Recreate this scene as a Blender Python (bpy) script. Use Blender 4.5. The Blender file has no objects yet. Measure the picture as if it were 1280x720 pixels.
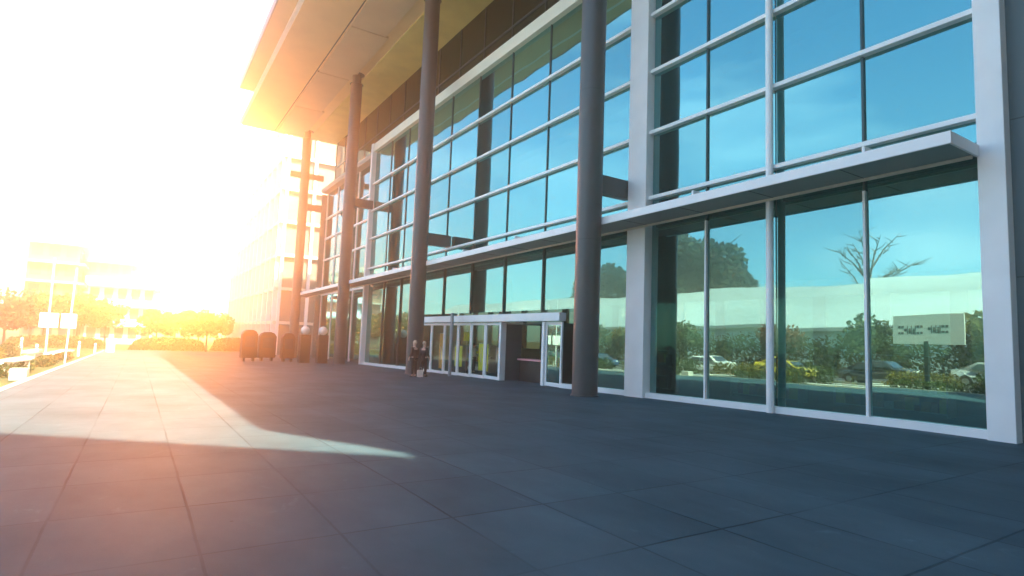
import bpy, bmesh, math, random
from mathutils import Vector, Matrix
R = math.radians
scene = bpy.context.scene
COL = scene.collection
rng = random.Random(7)

# ------------------------------------------------------------------ helpers
def gz(y):                                   # the plaza falls gently away from the camera
    return -0.0165 * max(0.0, min(y, 75.0) - 6.0)

class MB:
    def __init__(s): s.v = []; s.f = []; s.m = []
    def quad(s, a, b, c, d, mi=0):
        n = len(s.v); s.v += [a, b, c, d]; s.f.append((n, n+1, n+2, n+3)); s.m.append(mi); return s
    def hexa(s, p, mi=0):                    # p: 8 points, bottom ring ccw then top ring ccw
        n = len(s.v); s.v += p
        for f in ((3,2,1,0),(4,5,6,7),(0,1,5,4),(1,2,6,5),(2,3,7,6),(3,0,4,7)):
            s.f.append(tuple(n+i for i in f)); s.m.append(mi)
        return s
    def box(s, x0, x1, y0, y1, z0, z1, mi=0):
        return s.hexa([(x0,y0,z0),(x1,y0,z0),(x1,y1,z0),(x0,y1,z0),(x0,y0,z1),(x1,y0,z1),(x1,y1,z1),(x0,y1,z1)], mi)
    def prism(s, pts, z0, z1, mi=0):
        n = len(s.v); k = len(pts)
        s.v += [(x,y,z0) for x,y in pts] + [(x,y,z1) for x,y in pts]
        s.f.append(tuple(n+i for i in reversed(range(k)))); s.m.append(mi)
        s.f.append(tuple(n+k+i for i in range(k))); s.m.append(mi)
        for i in range(k):
            j = (i+1) % k; s.f.append((n+i, n+j, n+k+j, n+k+i)); s.m.append(mi)
        return s
    def tube(s, path, radii, seg=12, cap=True, mi=0):
        path = [Vector(p) for p in path]
        if not isinstance(radii, (list, tuple)): radii = [radii]*len(path)
        base = len(s.v); prev = None
        for i, p in enumerate(path):
            t = (path[min(i+1, len(path)-1)] - path[max(i-1, 0)]).normalized()
            if prev is None:
                a = t.orthogonal().normalized()
            else:
                a = (prev - t*prev.dot(t)).normalized()
            prev = a; b = t.cross(a)
            for k in range(seg):
                th = 2*math.pi*k/seg
                s.v.append(tuple(p + (a*math.cos(th) + b*math.sin(th))*radii[i]))
        for i in range(len(path)-1):
            for k in range(seg):
                k2 = (k+1) % seg
                s.f.append((base+i*seg+k, base+i*seg+k2, base+(i+1)*seg+k2, base+(i+1)*seg+k)); s.m.append(mi)
        if cap:
            s.f.append(tuple(base+k for k in reversed(range(seg)))); s.m.append(mi)
            s.f.append(tuple(base+(len(path)-1)*seg+k for k in range(seg))); s.m.append(mi)
        return s
    def ball(s, c, r, seg=12, rings=8, sc=(1,1,1), mi=0):
        n = len(s.v)
        for i in range(rings+1):
            ph = math.pi*i/rings
            for k in range(seg):
                th = 2*math.pi*k/seg
                s.v.append((c[0]+r*sc[0]*math.sin(ph)*math.cos(th), c[1]+r*sc[1]*math.sin(ph)*math.sin(th), c[2]-r*sc[2]*math.cos(ph)))
        for i in range(rings):
            for k in range(seg):
                k2 = (k+1) % seg
                s.f.append((n+i*seg+k, n+i*seg+k2, n+(i+1)*seg+k2, n+(i+1)*seg+k)); s.m.append(mi)
        return s
    def build(s, name, mats, parent=None, smooth=False, bevel=0, loc=None):
        me = bpy.data.meshes.new(name); me.from_pydata(s.v, [], s.f)
        for m in (mats if isinstance(mats, (list, tuple)) else [mats]): me.materials.append(m)
        me.polygons.foreach_set('material_index', s.m)
        if smooth: me.polygons.foreach_set('use_smooth', [True]*len(s.f))
        me.validate(); me.update()
        if smooth: me.set_sharp_from_angle(angle=R(40))
        o = bpy.data.objects.new(name, me); COL.objects.link(o)
        if parent: o.parent = parent
        if loc: o.location = loc
        if bevel:
            b = o.modifiers.new('bevel', 'BEVEL'); b.width = bevel; b.segments = 2; b.limit_method = 'ANGLE'
        return o

def tag(o, label=None, cat=None, group=None, kind=None):
    if label: o['label'] = label
    if cat: o['category'] = cat
    if group: o['group'] = group
    if kind: o['kind'] = kind
    return o
def empty(name, loc, label, cat, group=None, rz=0):
    o = bpy.data.objects.new(name, None); COL.objects.link(o)
    o.location = loc; o.rotation_euler = (0, 0, rz); o.empty_display_size = .2
    return tag(o, label, cat, group)
def copy_tree(o, parent=None):
    c = o.copy(); COL.objects.link(c)
    if parent: c.parent = parent
    for ch in list(o.children): copy_tree(ch, c)
    return c

# ------------------------------------------------------------------ materials
def newmat(name):
    m = bpy.data.materials.new(name); m.use_nodes = True
    nt = m.node_tree; nt.nodes.clear()
    out = nt.nodes.new('ShaderNodeOutputMaterial')
    return m, nt, out
def N(nt, t, **kw):
    n = nt.nodes.new(t)
    for k, v in kw.items(): setattr(n, k, v)
    return n
def mat(name, c, rough=.5, metal=0, var=.12, scale=3.0, bump=0, bscale=30, spec=.5, coords='Object', stretch=None):
    m, nt, out = newmat(name); L = nt.links.new
    p = N(nt, 'ShaderNodeBsdfPrincipled'); L(p.outputs[0], out.inputs[0])
    p.inputs['Roughness'].default_value = rough; p.inputs['Metallic'].default_value = metal
    p.inputs['Specular IOR Level'].default_value = spec
    tc = N(nt, 'ShaderNodeTexCoord'); mp = N(nt, 'ShaderNodeMapping'); L(tc.outputs[coords], mp.inputs[0])
    if stretch: mp.inputs['Scale'].default_value = stretch
    no = N(nt, 'ShaderNodeTexNoise'); no.inputs['Scale'].default_value = scale; no.inputs['Detail'].default_value = 6
    L(mp.outputs[0], no.inputs['Vector'])
    rp = N(nt, 'ShaderNodeMapRange'); L(no.outputs[0], rp.inputs[0])
    rp.inputs[1].default_value = .3; rp.inputs[2].default_value = .7
    rp.inputs[3].default_value = 1-var; rp.inputs[4].default_value = 1+var
    mx = N(nt, 'ShaderNodeVectorMath', operation='SCALE'); mx.inputs[0].default_value = c; L(rp.outputs[0], mx.inputs['Scale'])
    L(mx.outputs[0], p.inputs['Base Color'])
    r2 = N(nt, 'ShaderNodeMapRange'); L(no.outputs[0], r2.inputs[0]); r2.inputs[3].default_value = max(.02, rough-.08); r2.inputs[4].default_value = min(1, rough+.08)
    L(r2.outputs[0], p.inputs['Roughness'])
    if bump:
        n2 = N(nt, 'ShaderNodeTexNoise'); n2.inputs['Scale'].default_value = bscale; n2.inputs['Detail'].default_value = 4
        L(mp.outputs[0], n2.inputs['Vector'])
        b = N(nt, 'ShaderNodeBump'); b.inputs['Strength'].default_value = bump; b.inputs['Distance'].default_value = .02
        L(n2.outputs[0], b.inputs['Height']); L(b.outputs[0], p.inputs['Normal'])
    return m

def glass(name, refl=(.25, .56, .56), trans=(.10, .20, .19), fac=.72, wob=.0012, rough=.004):
    """coated architectural glass: tinted mirror coat over tinted see-through body"""
    m, nt, out = newmat(name); L = nt.links.new
    g = N(nt, 'ShaderNodeBsdfGlossy'); g.inputs['Roughness'].default_value = rough
    oi = N(nt, 'ShaderNodeObjectInfo'); rr = N(nt, 'ShaderNodeMapRange'); L(oi.outputs['Random'], rr.inputs[0]); rr.inputs[3].default_value = .84; rr.inputs[4].default_value = 1.06
    vs = N(nt, 'ShaderNodeVectorMath', operation='SCALE'); vs.inputs[0].default_value = refl; L(rr.outputs[0], vs.inputs['Scale']); L(vs.outputs[0], g.inputs['Color'])
    t = N(nt, 'ShaderNodeBsdfTransparent'); t.inputs['Color'].default_value = (*trans, 1)
    mx = N(nt, 'ShaderNodeMixShader'); L(t.outputs[0], mx.inputs[1]); L(g.outputs[0], mx.inputs[2])
    ge = N(nt, 'ShaderNodeNewGeometry'); t2 = N(nt, 'ShaderNodeBsdfTransparent'); m2 = N(nt, 'ShaderNodeMixShader')   # rear face: plain see-through
    L(ge.outputs['Backfacing'], m2.inputs[0]); L(mx.outputs[0], m2.inputs[1]); L(t2.outputs[0], m2.inputs[2]); L(m2.outputs[0], out.inputs[0])
    lw = N(nt, 'ShaderNodeFresnel'); lw.inputs[0].default_value = 1.5
    ma = N(nt, 'ShaderNodeMath', operation='MULTIPLY_ADD'); ma.use_clamp = True
    L(lw.outputs[0], ma.inputs[0]); ma.inputs[1].default_value = 1-fac; ma.inputs[2].default_value = fac
    L(ma.outputs[0], mx.inputs[0])
    tc = N(nt, 'ShaderNodeTexCoord'); no = N(nt, 'ShaderNodeTexNoise'); no.inputs['Scale'].default_value = .55; no.inputs['Detail'].default_value = 1
    L(tc.outputs['Object'], no.inputs['Vector'])
    b = N(nt, 'ShaderNodeBump'); b.inputs['Strength'].default_value = 1; b.inputs['Distance'].default_value = wob*2.2
    L(no.outputs[0], b.inputs['Height']); L(b.outputs[0], g.inputs['Normal'])
    return m

M = {}
M['white'] = mat('white_paint', (.88, .90, .92), .38, var=.04, scale=1.5)
M['band'] = mat('cream_paint', (.78, .76, .66), .45, var=.04, scale=1.5)
M['column'] = mat('grey_column_paint', (.07, .08, .088), .42, var=.08, scale=1.2, bump=.05)
M['pale_col'] = mat('grey_post_paint', (.35, .37, .40), .4, var=.06)
M['darkframe'] = mat('dark_gasket', (.03, .045, .05), .4)
M['greywall'] = mat('grey_cladding', (.10, .135, .15), .55, var=.07, scale=.8, bump=.05)
M['under'] = mat('canopy_underside', (.30, .34, .34), .5, var=.05)
M['soffit'] = mat('soffit_panel', (.76, .58, .34), .5, var=.05, scale=.6)
M['soffit2'] = mat('soffit_panel_inset', (.62, .50, .36), .55, var=.06, scale=.6)
M['soffit3'] = mat('soffit_olive', (.68, .60, .24), .55, var=.08, scale=.9)
M['glass'] = glass('facade_glass')
M['glass_low'] = glass('shopfront_glass', (.34, .64, .61), (.22, .42, .38), .55)
M['glass_door'] = glass('door_glass', (.75, .95, .92), (.85, .95, .90), .02)
M['glass_top'] = glass('clerestory_glass', (.30, .36, .26), (.1, .13, .1), .10)
M['glass_far'] = glass('distant_glass', (.9, .9, .9), (.5, .6, .6), .5)
M['inwall'] = mat('interior_wall', (.14, .20, .19), .7, var=.1)
M['infloor'] = mat('interior_floor', (.16, .17, .16), .3, var=.1)
M['ceil'] = mat('interior_ceiling', (.3, .32, .3), .7)
M['yellow'] = mat('yellow_fabric', (.80, .70, .02), .6)
M['orange'] = mat('orange_fabric', (.75, .30, .03), .6)
M['pink'] = mat('pink_counter_top', (.75, .35, .38), .4)
M['black'] = mat('black_laminate', (.02, .022, .025), .35)
M['steel'] = mat('brushed_steel', (.5, .5, .52), .3, metal=.9)
M['wood'] = mat('warm_wood', (.28, .15, .07), .5, var=.25, scale=2, stretch=(1, 1, 8))
M['tree_bark'] = mat('bark', (.09, .065, .045), .9, var=.3, scale=6, bump=.5)
M['curb'] = mat('concrete_kerb', (.42, .40, .36), .8, var=.1, scale=4, bump=.1)
M['asphalt'] = mat('asphalt', (.055, .055, .06), .85, var=.2, scale=5, bump=.2, bscale=120)
M['paint_line'] = mat('road_paint', (.75, .74, .70), .6, var=.1, scale=8)
M['concrete'] = mat('pale_concrete', (.55, .54, .50), .75, var=.08, scale=1)
M['cladwhite'] = mat('white_cladding', (.66, .76, .84), .6, var=.05, scale=.4)
M['sheet'] = mat('pale_roof_sheet', (.42, .50, .53), .5, var=.16, scale=.25, stretch=(1, .25, 1))
M['flatwall'] = mat('beige_render', (.26, .18, .12), .8, var=.07, scale=.3)
M['redroof'] = mat('red_panel', (.35, .08, .05), .6)
M['winglass'] = mat('dark_window', (.05, .07, .09), .12, var=.2)
M['rubber'] = mat('tyre_rubber', (.02, .02, .02), .8)
M['skin'] = mat('skin', (.62, .42, .33), .55, var=.05)
M['hair'] = mat('dark_hair', (.03, .02, .015), .6)
M['hairpale'] = mat('pale_hair', (.62, .52, .40), .6)
M['cloth_dark'] = mat('dark_cloth', (.035, .03, .035), .85, var=.2, scale=10)
M['cloth_brown'] = mat('brown_cloth', (.11, .05, .04), .85, var=.2, scale=10)
M['cloth_white'] = mat('white_cloth', (.75, .72, .68), .85, var=.05, scale=10)
M['cloth_navy'] = mat('navy_cloth', (.03, .045, .09), .85, var=.2, scale=10)
M['globe'] = mat('opal_globe', (.85, .84, .78), .25, var=.02)
M['kiosk'] = mat('kiosk_brown', (.06, .035, .025), .5)
M['sign_white'] = mat('sign_white', (.85, .86, .86), .4, var=.02)
M['sign_grey'] = mat('sign_lettering', (.10, .12, .14), .5, var=.3, scale=12)

def paving_mat():
    m, nt, out = newmat('slate_paving'); L = nt.links.new
    p = N(nt, 'ShaderNodeBsdfPrincipled'); L(p.outputs[0], out.inputs[0])
    tc = N(nt, 'ShaderNodeTexCoord'); sx = N(nt, 'ShaderNodeSeparateXYZ'); L(tc.outputs['Object'], sx.inputs[0])
    def math_(op, a, b=None, c=None, clamp=False):
        n = N(nt, 'ShaderNodeMath', operation=op); n.use_clamp = clamp
        for i, v in enumerate((a, b, c)):
            if v is None: continue
            if isinstance(v, (int, float)): n.inputs[i].default_value = v
            else: L(v, n.inputs[i])
        return n.outputs[0]
    wn = N(nt, 'ShaderNodeTexNoise'); wn.inputs['Scale'].default_value = 1.6; wn.inputs['Detail'].default_value = 3; L(tc.outputs['Object'], wn.inputs['Vector'])
    wob = math_('MULTIPLY_ADD', wn.outputs[0], .02, -.01)
    ux = math_('ADD', math_('ADD', sx.outputs[0], -.5+100), wob)                 # joints every 1 m along x at .5
    uy = math_('ADD', math_('DIVIDE', math_('ADD', sx.outputs[1], -2.1+133), 1.33), wob)
    def line(u, w):
        d = math_('ABSOLUTE', math_('SUBTRACT', math_('FRACT', math_('ADD', u, .5)), .5))
        mr = N(nt, 'ShaderNodeMapRange', interpolation_type='SMOOTHSTEP'); L(d, mr.inputs[0])
        mr.inputs[1].default_value = w*.35; mr.inputs[2].default_value = w; mr.inputs[3].default_value = 1; mr.inputs[4].default_value = 0
        return mr.outputs[0]
    jx = line(ux, .017); jy = line(uy, .014)
    fn = N(nt, 'ShaderNodeTexNoise'); fn.inputs['Scale'].default_value = .45; fn.inputs['Detail'].default_value = 2; L(tc.outputs['Object'], fn.inputs['Vector'])
    fr = N(nt, 'ShaderNodeMapRange'); L(fn.outputs[0], fr.inputs[0]); fr.inputs[1].default_value = .40; fr.inputs[2].default_value = .62; fr.inputs[3].default_value = .25
    joint = math_('MULTIPLY', math_('MAXIMUM', jx, jy), fr.outputs[0])
    # slab to slab tone
    cx = N(nt, 'ShaderNodeCombineXYZ'); L(math_('FLOOR', ux), cx.inputs[0]); L(math_('FLOOR', uy), cx.inputs[1])
    wh = N(nt, 'ShaderNodeTexWhiteNoise', noise_dimensions='2D'); L(cx.outputs[0], wh.inputs['Vector'])
    slab = math_('MULTIPLY_ADD', wh.outputs[0], .14, .93)
    st = N(nt, 'ShaderNodeTexNoise'); st.inputs['Scale'].default_value = .8; st.inputs['Detail'].default_value = 7; st.inputs['Roughness'].default_value = .62
    mp = N(nt, 'ShaderNodeMapping'); mp.inputs['Scale'].default_value = (1, .6, 1); mp.inputs['Rotation'].default_value = (0, 0, .5); L(tc.outputs['Object'], mp.inputs[0]); L(mp.outputs[0], st.inputs['Vector'])
    sr = N(nt, 'ShaderNodeMapRange'); L(st.outputs[0], sr.inputs[0]); sr.inputs[1].default_value = .3; sr.inputs[2].default_value = .72; sr.inputs[3].default_value = .80; sr.inputs[4].default_value = 1.2
    gr = N(nt, 'ShaderNodeTexNoise'); gr.inputs['Scale'].default_value = 90; gr.inputs['Detail'].default_value = 3; L(tc.outputs['Object'], gr.inputs['Vector'])
    grm = math_('MULTIPLY_ADD', gr.outputs[0], .3, .85)
    tone = math_('MULTIPLY', math_('MULTIPLY', slab, sr.outputs[0]), grm)
    sn = N(nt, 'ShaderNodeTexNoise'); sn.inputs['Scale'].default_value = 2.6; sn.inputs['Detail'].default_value = 9; sn.inputs['Roughness'].default_value = .7; sn.inputs['Distortion'].default_value = 1.2
    L(mp.outputs[0], sn.inputs['Vector'])
    sm = N(nt, 'ShaderNodeMapRange'); L(sn.outputs[0], sm.inputs[0]); sm.inputs[1].default_value = .60; sm.inputs[2].default_value = .74; sm.inputs[3].default_value = 1; sm.inputs[4].default_value = 1.45   # dry scuffs
    sd = N(nt, 'ShaderNodeTexVoronoi', feature='F1'); sd.inputs['Scale'].default_value = 1.7; L(tc.outputs['Object'], sd.inputs['Vector'])
    sp = N(nt, 'ShaderNodeMapRange'); L(sd.outputs['Distance'], sp.inputs[0]); sp.inputs[1].default_value = .02; sp.inputs[2].default_value = .035; sp.inputs[3].default_value = .6; sp.inputs[4].default_value = 1  # trodden spots
    tone = math_('MULTIPLY', tone, math_('MULTIPLY', sm.outputs[0], sp.outputs[0]))
    tone = math_('MULTIPLY', tone, math_('MULTIPLY_ADD', joint, -.6, 1))
    sc = N(nt, 'ShaderNodeVectorMath', operation='SCALE'); sc.inputs[0].default_value = (.046, .090, .116); L(tone, sc.inputs['Scale'])
    L(sc.outputs[0], p.inputs['Base Color']); p.inputs['Specular IOR Level'].default_value = .07
    rr = N(nt, 'ShaderNodeMapRange'); L(st.outputs[0], rr.inputs[0]); rr.inputs[3].default_value = .74; rr.inputs[4].default_value = .56
    L(rr.outputs[0], p.inputs['Roughness'])
    h = math_('MULTIPLY_ADD', joint, -1, math_('MULTIPLY', gr.outputs[0], .35))
    b = N(nt, 'ShaderNodeBump'); b.inputs['Strength'].default_value = .55; b.inputs['Distance'].default_value = .004
    L(h, b.inputs['Height']); L(b.outputs[0], p.inputs['Normal'])
    return m
M['paving'] = paving_mat()

def grass_mat():
    m, nt, out = newmat('grass_ground'); L = nt.links.new
    p = N(nt, 'ShaderNodeBsdfPrincipled'); L(p.outputs[0], out.inputs[0]); p.inputs['Roughness'].default_value = .9
    tc = N(nt, 'ShaderNodeTexCoord'); n1 = N(nt, 'ShaderNodeTexNoise'); n1.inputs['Scale'].default_value = .5; n1.inputs['Detail'].default_value = 8
    L(tc.outputs['Object'], n1.inputs['Vector'])
    cr = N(nt, 'ShaderNodeValToRGB'); L(n1.outputs[0], cr.inputs[0])
    cr.color_ramp.elements[0].position = .35; cr.color_ramp.elements[0].color = (.035, .06, .015, 1)
    cr.color_ramp.elements[1].position = .7; cr.color_ramp.elements[1].color = (.13, .14, .04, 1)
    L(cr.outputs[0], p.inputs['Base Color'])
    b = N(nt, 'ShaderNodeBump'); b.inputs['Distance'].default_value = .05; n2 = N(nt, 'ShaderNodeTexNoise'); n2.inputs['Scale'].default_value = 25
    L(tc.outputs['Object'], n2.inputs['Vector']); L(n2.outputs[0], b.inputs['Height']); L(b.outputs[0], p.inputs['Normal'])
    return m
M['grass'] = grass_mat()

def leaf_mat(name, c0, c1):
    m, nt, out = newmat(name); L = nt.links.new
    p = N(nt, 'ShaderNodeBsdfPrincipled'); p.inputs['Roughness'].default_value = .6
    g = N(nt, 'ShaderNodeNewGeometry'); cr = N(nt, 'ShaderNodeValToRGB'); L(g.outputs['Random Per Island'], cr.inputs[0])
    cr.color_ramp.elements[0].color = (*c0, 1); cr.color_ramp.elements[1].color = (*c1, 1)
    L(cr.outputs[0], p.inputs['Base Color'])
    t = N(nt, 'ShaderNodeBsdfTranslucent'); L(cr.outputs[0], t.inputs['Color'])
    mx = N(nt, 'ShaderNodeMixShader'); mx.inputs[0].default_value = .4; L(p.outputs[0], mx.inputs[1]); L(t.outputs[0], mx.inputs[2]); L(mx.outputs[0], out.inputs[0])
    return m
M['leaf_y'] = leaf_mat('leaf_yellow_green', (.10, .09, .012), (.24, .20, .03))
M['leaf_g'] = leaf_mat('leaf_green', (.03, .06, .015), (.09, .13, .03))
M['leaf_o'] = leaf_mat('leaf_rust', (.14, .05, .015), (.26, .11, .03))
M['leaf_d'] = leaf_mat('leaf_dark', (.012, .035, .016), (.035, .07, .03))

# ------------------------------------------------------------------ ground, plaza, road
YB = [-400, 6, 75, 1500]
def sheet(name, x0, x1, y0, y1, dz, m, label=None, sub=None):
    ys = sorted({y0, y1, *[y for y in YB if y0 < y < y1]})
    b = MB()
    for a, c in zip(ys, ys[1:]):
        b.quad((x0, a, gz(a)+dz), (x1, a, gz(a)+dz), (x1, c, gz(c)+dz), (x0, c, gz(c)+dz))
    o = b.build(name, m); tag(o, kind='structure'); return o
def slab(b, x0, x1, y0, y1, z0, z1, mi=0):       # a box that follows the fall of the ground
    ys = sorted({y0, y1, *[y for y in YB if y0 < y < y1]})
    for a, c in zip(ys, ys[1:]):
        b.hexa([(x0,a,gz(a)+z0),(x1,a,gz(a)+z0),(x1,c,gz(c)+z0),(x0,c,gz(c)+z0),(x0,a,gz(a)+z1),(x1,a,gz(a)+z1),(x1,c,gz(c)+z1),(x0,c,gz(c)+z1)], mi)
    return b
sheet('ground', -1500, 1500, -400, 1500, -.16, M['grass'])
sheet('plaza', -2.9, 60, -45, 79, 0, M['paving'])
sheet('road', -22, -11, -60, 400, -.10, M['asphalt'])
tag(slab(MB(), -3.12, -2.9, -45, 79, -.16, .012).build('kerb', M['curb']), kind='structure')
tag(slab(MB(), -11.2, -11.0, -60, 150, -.16, .03).build('kerb', M['curb']), kind='structure')
tag(slab(MB(), -22.2, -22.0, -60, 150, -.16, .03).build('kerb', M['curb']), kind='structure')
tag(slab(MB(), -6.9, -5.6, 12, 79, -.16, -.04).build('path', M['concrete']), kind='structure')
tag(slab(MB(), -9.3, -8.3, 12, 79, -.16, -.05).build('path', M['concrete']), kind='structure')
b = MB()
for k in range(24):
    y = 10 + k*6; b.quad((-16.6, y, gz(y)-.096), (-16.4, y, gz(y)-.096), (-16.4, y+3, gz(y+3)-.096), (-16.6, y+3, gz(y+3)-.096))
tag(b.build('road_marking', M['paint_line']), kind='structure')

# ------------------------------------------------------------------ the glass building
XF = 14.5
B = empty('glass_building', (18, 20, 0), 'large glazed building with white frames and a deep overhanging roof over the plaza', 'building')
B0 = Vector(B.location)
def part(mb, name, m, parent=None, **kw):
    """mesh given in world coordinates, parented without moving"""
    o = mb.build(name, m, **kw); o.parent = parent or B
    off = Vector((0, 0, 0)); q = o.parent
    while q: off += Vector(q.location); q = q.parent
    o.location = -off; return o

# columns (round, with collar and strut back to the facade)
for i, (y, zs, zt) in enumerate(((15.0, 7.08, 21.5), (29.2, 7.0, 21.5), (42.9, 11.55, 21.5), (58.3, 13.9, 21.5))):
    g = gz(y); c = MB()
    c.tube([(12.6, y, g-.05), (12.6, y, zt-.8)], .43, 32, mi=0)
    co = part(c, 'column', M['column'], smooth=True)
    c = MB(); c.tube([(12.6, y, zt-.8), (12.6, y, zt-.72), (12.6, y, zt-.08), (12.6, y, zt-.02)], [.5, .33, .33, .55], 24)
    part(c, 'collar', M['column'], co, smooth=True)
    c = MB(); c.tube([(12.6, y, g-.02), (12.6, y, g+.05), (12.6, y, g+.06)], [.47, .47, .44], 32); part(c, 'base_ring', M['column'], co, smooth=True)
    for zz in (5.2, 10.4, 15.6):
        c = MB(); c.tube([(12.6, y, g+zz), (12.6, y, g+zz+.018)], .4325, 32); part(c, 'seam', M['darkframe'], co, smooth=True)
    s = MB(); s.box(12.85, 14.40, y-.16, y+.16, zs-.33, zs+.33)
    part(s, 'strut', M['column'], co, bevel=.02)
    if i == 3:
        s = MB(); s.box(11.2, 14.4, y-.16, y+.16, 16.7, 17.25); part(s, 'strut', M['column'], co, bevel=.02)

# roof
b = MB(); b.box(6.85, 41, -16.6, 60.5, 21.5, 22.1)
part(b, 'roof', M['soffit'])
b = MB(); b.box(8.4, 41, -46, -16.65, 21.5, 22.1); part(b, 'roof', M['soffit'])
b = MB()
for k in range(9):
    y = -12 + k*8; dx = 0 if k % 2 else .35
    b.box(9.9+dx*.3, 12.3+dx*.6, y, y+7.92, 21.36, 21.496)
part(b, 'soffit_panel', M['soffit2'])
b = MB(); b.box(13.2, 16.1, -12, 60.4, 21.43, 21.494); part(b, 'soffit_panel', M['soffit3'])
b = MB(); b.box(9.80, 9.86, -12, 60.4, 21.44, 21.496); part(b, 'soffit_seam', M['darkframe'])
b = MB(); b.prism([(6.62, -9.7), (6.846, -10.1), (6.846, 60.5), (6.62, 60.5)], 21.55, 22.25); part(b, 'roof_gutter', M['white'])  # near ends of gutter and overhang, unseen, are slanted to shape the sunlit tip
b = MB(); b.prism([(5.58, -7.5), (6.6, -9.66), (6.6, 52), (5.58, 52)], 21.72, 22.2); part(b, 'roof_overhang', M['soffit'])
b = MB(); b.box(5.50, 5.577, -7.4, 52, 21.70, 22.32); part(b, 'fascia', M['under'])
b = MB(); b.box(6.85, 41, 60.503, 60.6, 21.48, 22.2); part(b, 'fascia', M['under'])

# masses
b = MB(); b.box(XF-.02, 41, -46, 4.2, -.3, 21.5); part(b, 'wall', M['greywall'])
b = MB()                                                # shallow cladding joints on the grey wall
for z in (3.2, 6.4, 9.6, 12.8, 16): b.box(XF-.026, XF-.0195, -20, 4.19, z, z+.025)
part(b, 'cladding_joint', M['darkframe'])
b = MB(); b.box(31, 31.3, 4.3, 60, 4.6, 21.49); part(b, 'rear_wall', M['inwall'])
for k in range(18):
    b = MB(); b.box(31.0, 31.25, 4.3+k*3.2, 5.0+k*3.2, -1.2, 4.6); part(b, 'rear_mullion', M['black'])
b = MB(); b.box(31.1, 31.13, 4.3, 60, -1.2, 4.6); part(b, 'rear_glazing', M['glass_top'])
b = MB(); b.box(30.8, 31.28, 4.3, 60, -1.2, .9); part(b, 'rear_parapet', M['inwall'])
b = MB(); slab(b, 14.72, 31, 4.3, 60, -.15, -.01); part(b, 'interior_floor', M['infloor'])
for z0 in (5.55, 10.6, 15.9):
    b = MB(); b.box(15.6 if z0 < 15 else 14.75, 31, 4.3, 60, z0, z0+.35); part(b, 'floor_slab', M['ceil'])
b = MB(); b.box(14.8, 31, 59.9, 60.1, -1.2, 15.8); part(b, 'end_wall', M['inwall'])
for y in (20.4, 32.0, 46.5):
    b = MB(); b.tube([(20, y, gz(y)-.02), (20, y, 15.9)], .4, 20); part(b, 'interior_column', M['under'], smooth=True)

# piers
b = MB(); b.box(14.18, 14.62, 4.2, 4.66, -.02, 21.5); part(b, 'pier', M['white'], bevel=.012)
b = MB(); b.box(14.16, 14.72, 13.92, 14.78, -.2, 21.5); part(b, 'pier', M['white'], bevel=.012)
b = MB(); b.box(14.15, 14.55, 42.85, 43.2, gz(43)-.1, 16.4); part(b, 'pier', M['white'], bevel=.012)
# white post in the right bay
b = MB(); b.tube([(14.22, 9.34, -.05), (14.22, 9.34, 21.5)], .10, 16); part(b, 'post', M['white'], smooth=True)

mull_near = [6.99, 9.32, 11.62]
POST = 9.32
mull_far = [17.4, 20.15, 23.3, 26.55, 29.8, 33.0, 36.25, 39.5]
bays = [(4.66, 13.92, mull_near), (14.78, 42.85, mull_far)]
zrows = [(6.02, 6.56), (6.68, 8.86), (8.98, 11.04), (11.16, 13.14), (13.26, 15.70)]
gl_x = 14.5
def pane(x, y0, y1, z0, z1, m, rz=True):
    cx, cy, cz = x, (y0+y1)/2, (z0+z1)/2
    mb = MB(); mb.box(-.012, .012, -(y1-y0)/2, (y1-y0)/2, -(z1-z0)/2, (z1-z0)/2)
    o = mb.build('window_pane', m); o.parent = B; o.location = Vector((cx, cy, cz)) - B0
    if rz: o.rotation_euler = (0, rng.uniform(-1, 1)*R(.14), rng.uniform(-1, 1)*R(.18))
    return o
def hline(name, x0, x1, y0, y1, z0, z1, m, **kw):
    b = MB(); b.box(x0, x1, y0, y1, z0, z1); return part(b, name, m, **kw)
DOORS = (18.6, 33.1)
for (ya, yb, mu) in bays:
    ed = [ya] + mu + [yb]
    for (a, c) in zip(ed, ed[1:]):
        for (z0, z1) in zrows: pane(gl_x, a+.02, c-.02, z0-.05, z1+.05, M['glass'])
        mid = (a+c)/2
        lowz = 2.95 if (DOORS[0] < mid < DOORS[1]) else gz(mid)+.16
        pane(gl_x, a+.02, c-.02, lowz, 6.0, M['glass_low'])
    for y in mu:
        if y == POST: continue
        low = 2.9 if DOORS[0]+1 < y < DOORS[1]-1 else gz(y)+.15
        if y > 14: hline('mullion', 14.44, 14.56, y-.025, y+.025, 5.5, 15.75, M['darkframe'])
        else: hline('mullion', 14.43, 14.56, y-.028, y+.028, 5.5, 21.4, M['darkframe'])
        hline('mullion', 14.40, 14.56, y-.03, y+.03, low, 5.5, M['white'] if y < 14 else M['darkframe'])
    for z in (6.56, 8.86, 11.04, 13.14):
        hline('transom', 14.30, 14.53, ya, yb, z, z+.12, M['white'], bevel=.008)
    hline('transom', 14.34, 14.53, ya, yb, 5.98, 6.06, M['darkframe'])
    # sill, following the ground
    b = MB()
    ys = [ya, yb] if yb < 14 else [ya, DOORS[0]]
    slab(b, 14.30, 14.56, ys[0], ys[1], -.03, .17); part(b, 'sill', M['white'])
    if yb > 14:
        b = MB(); slab(b, 14.30, 14.56, DOORS[1], yb, -.03, .17); part(b, 'sill', M['white'])
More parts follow.
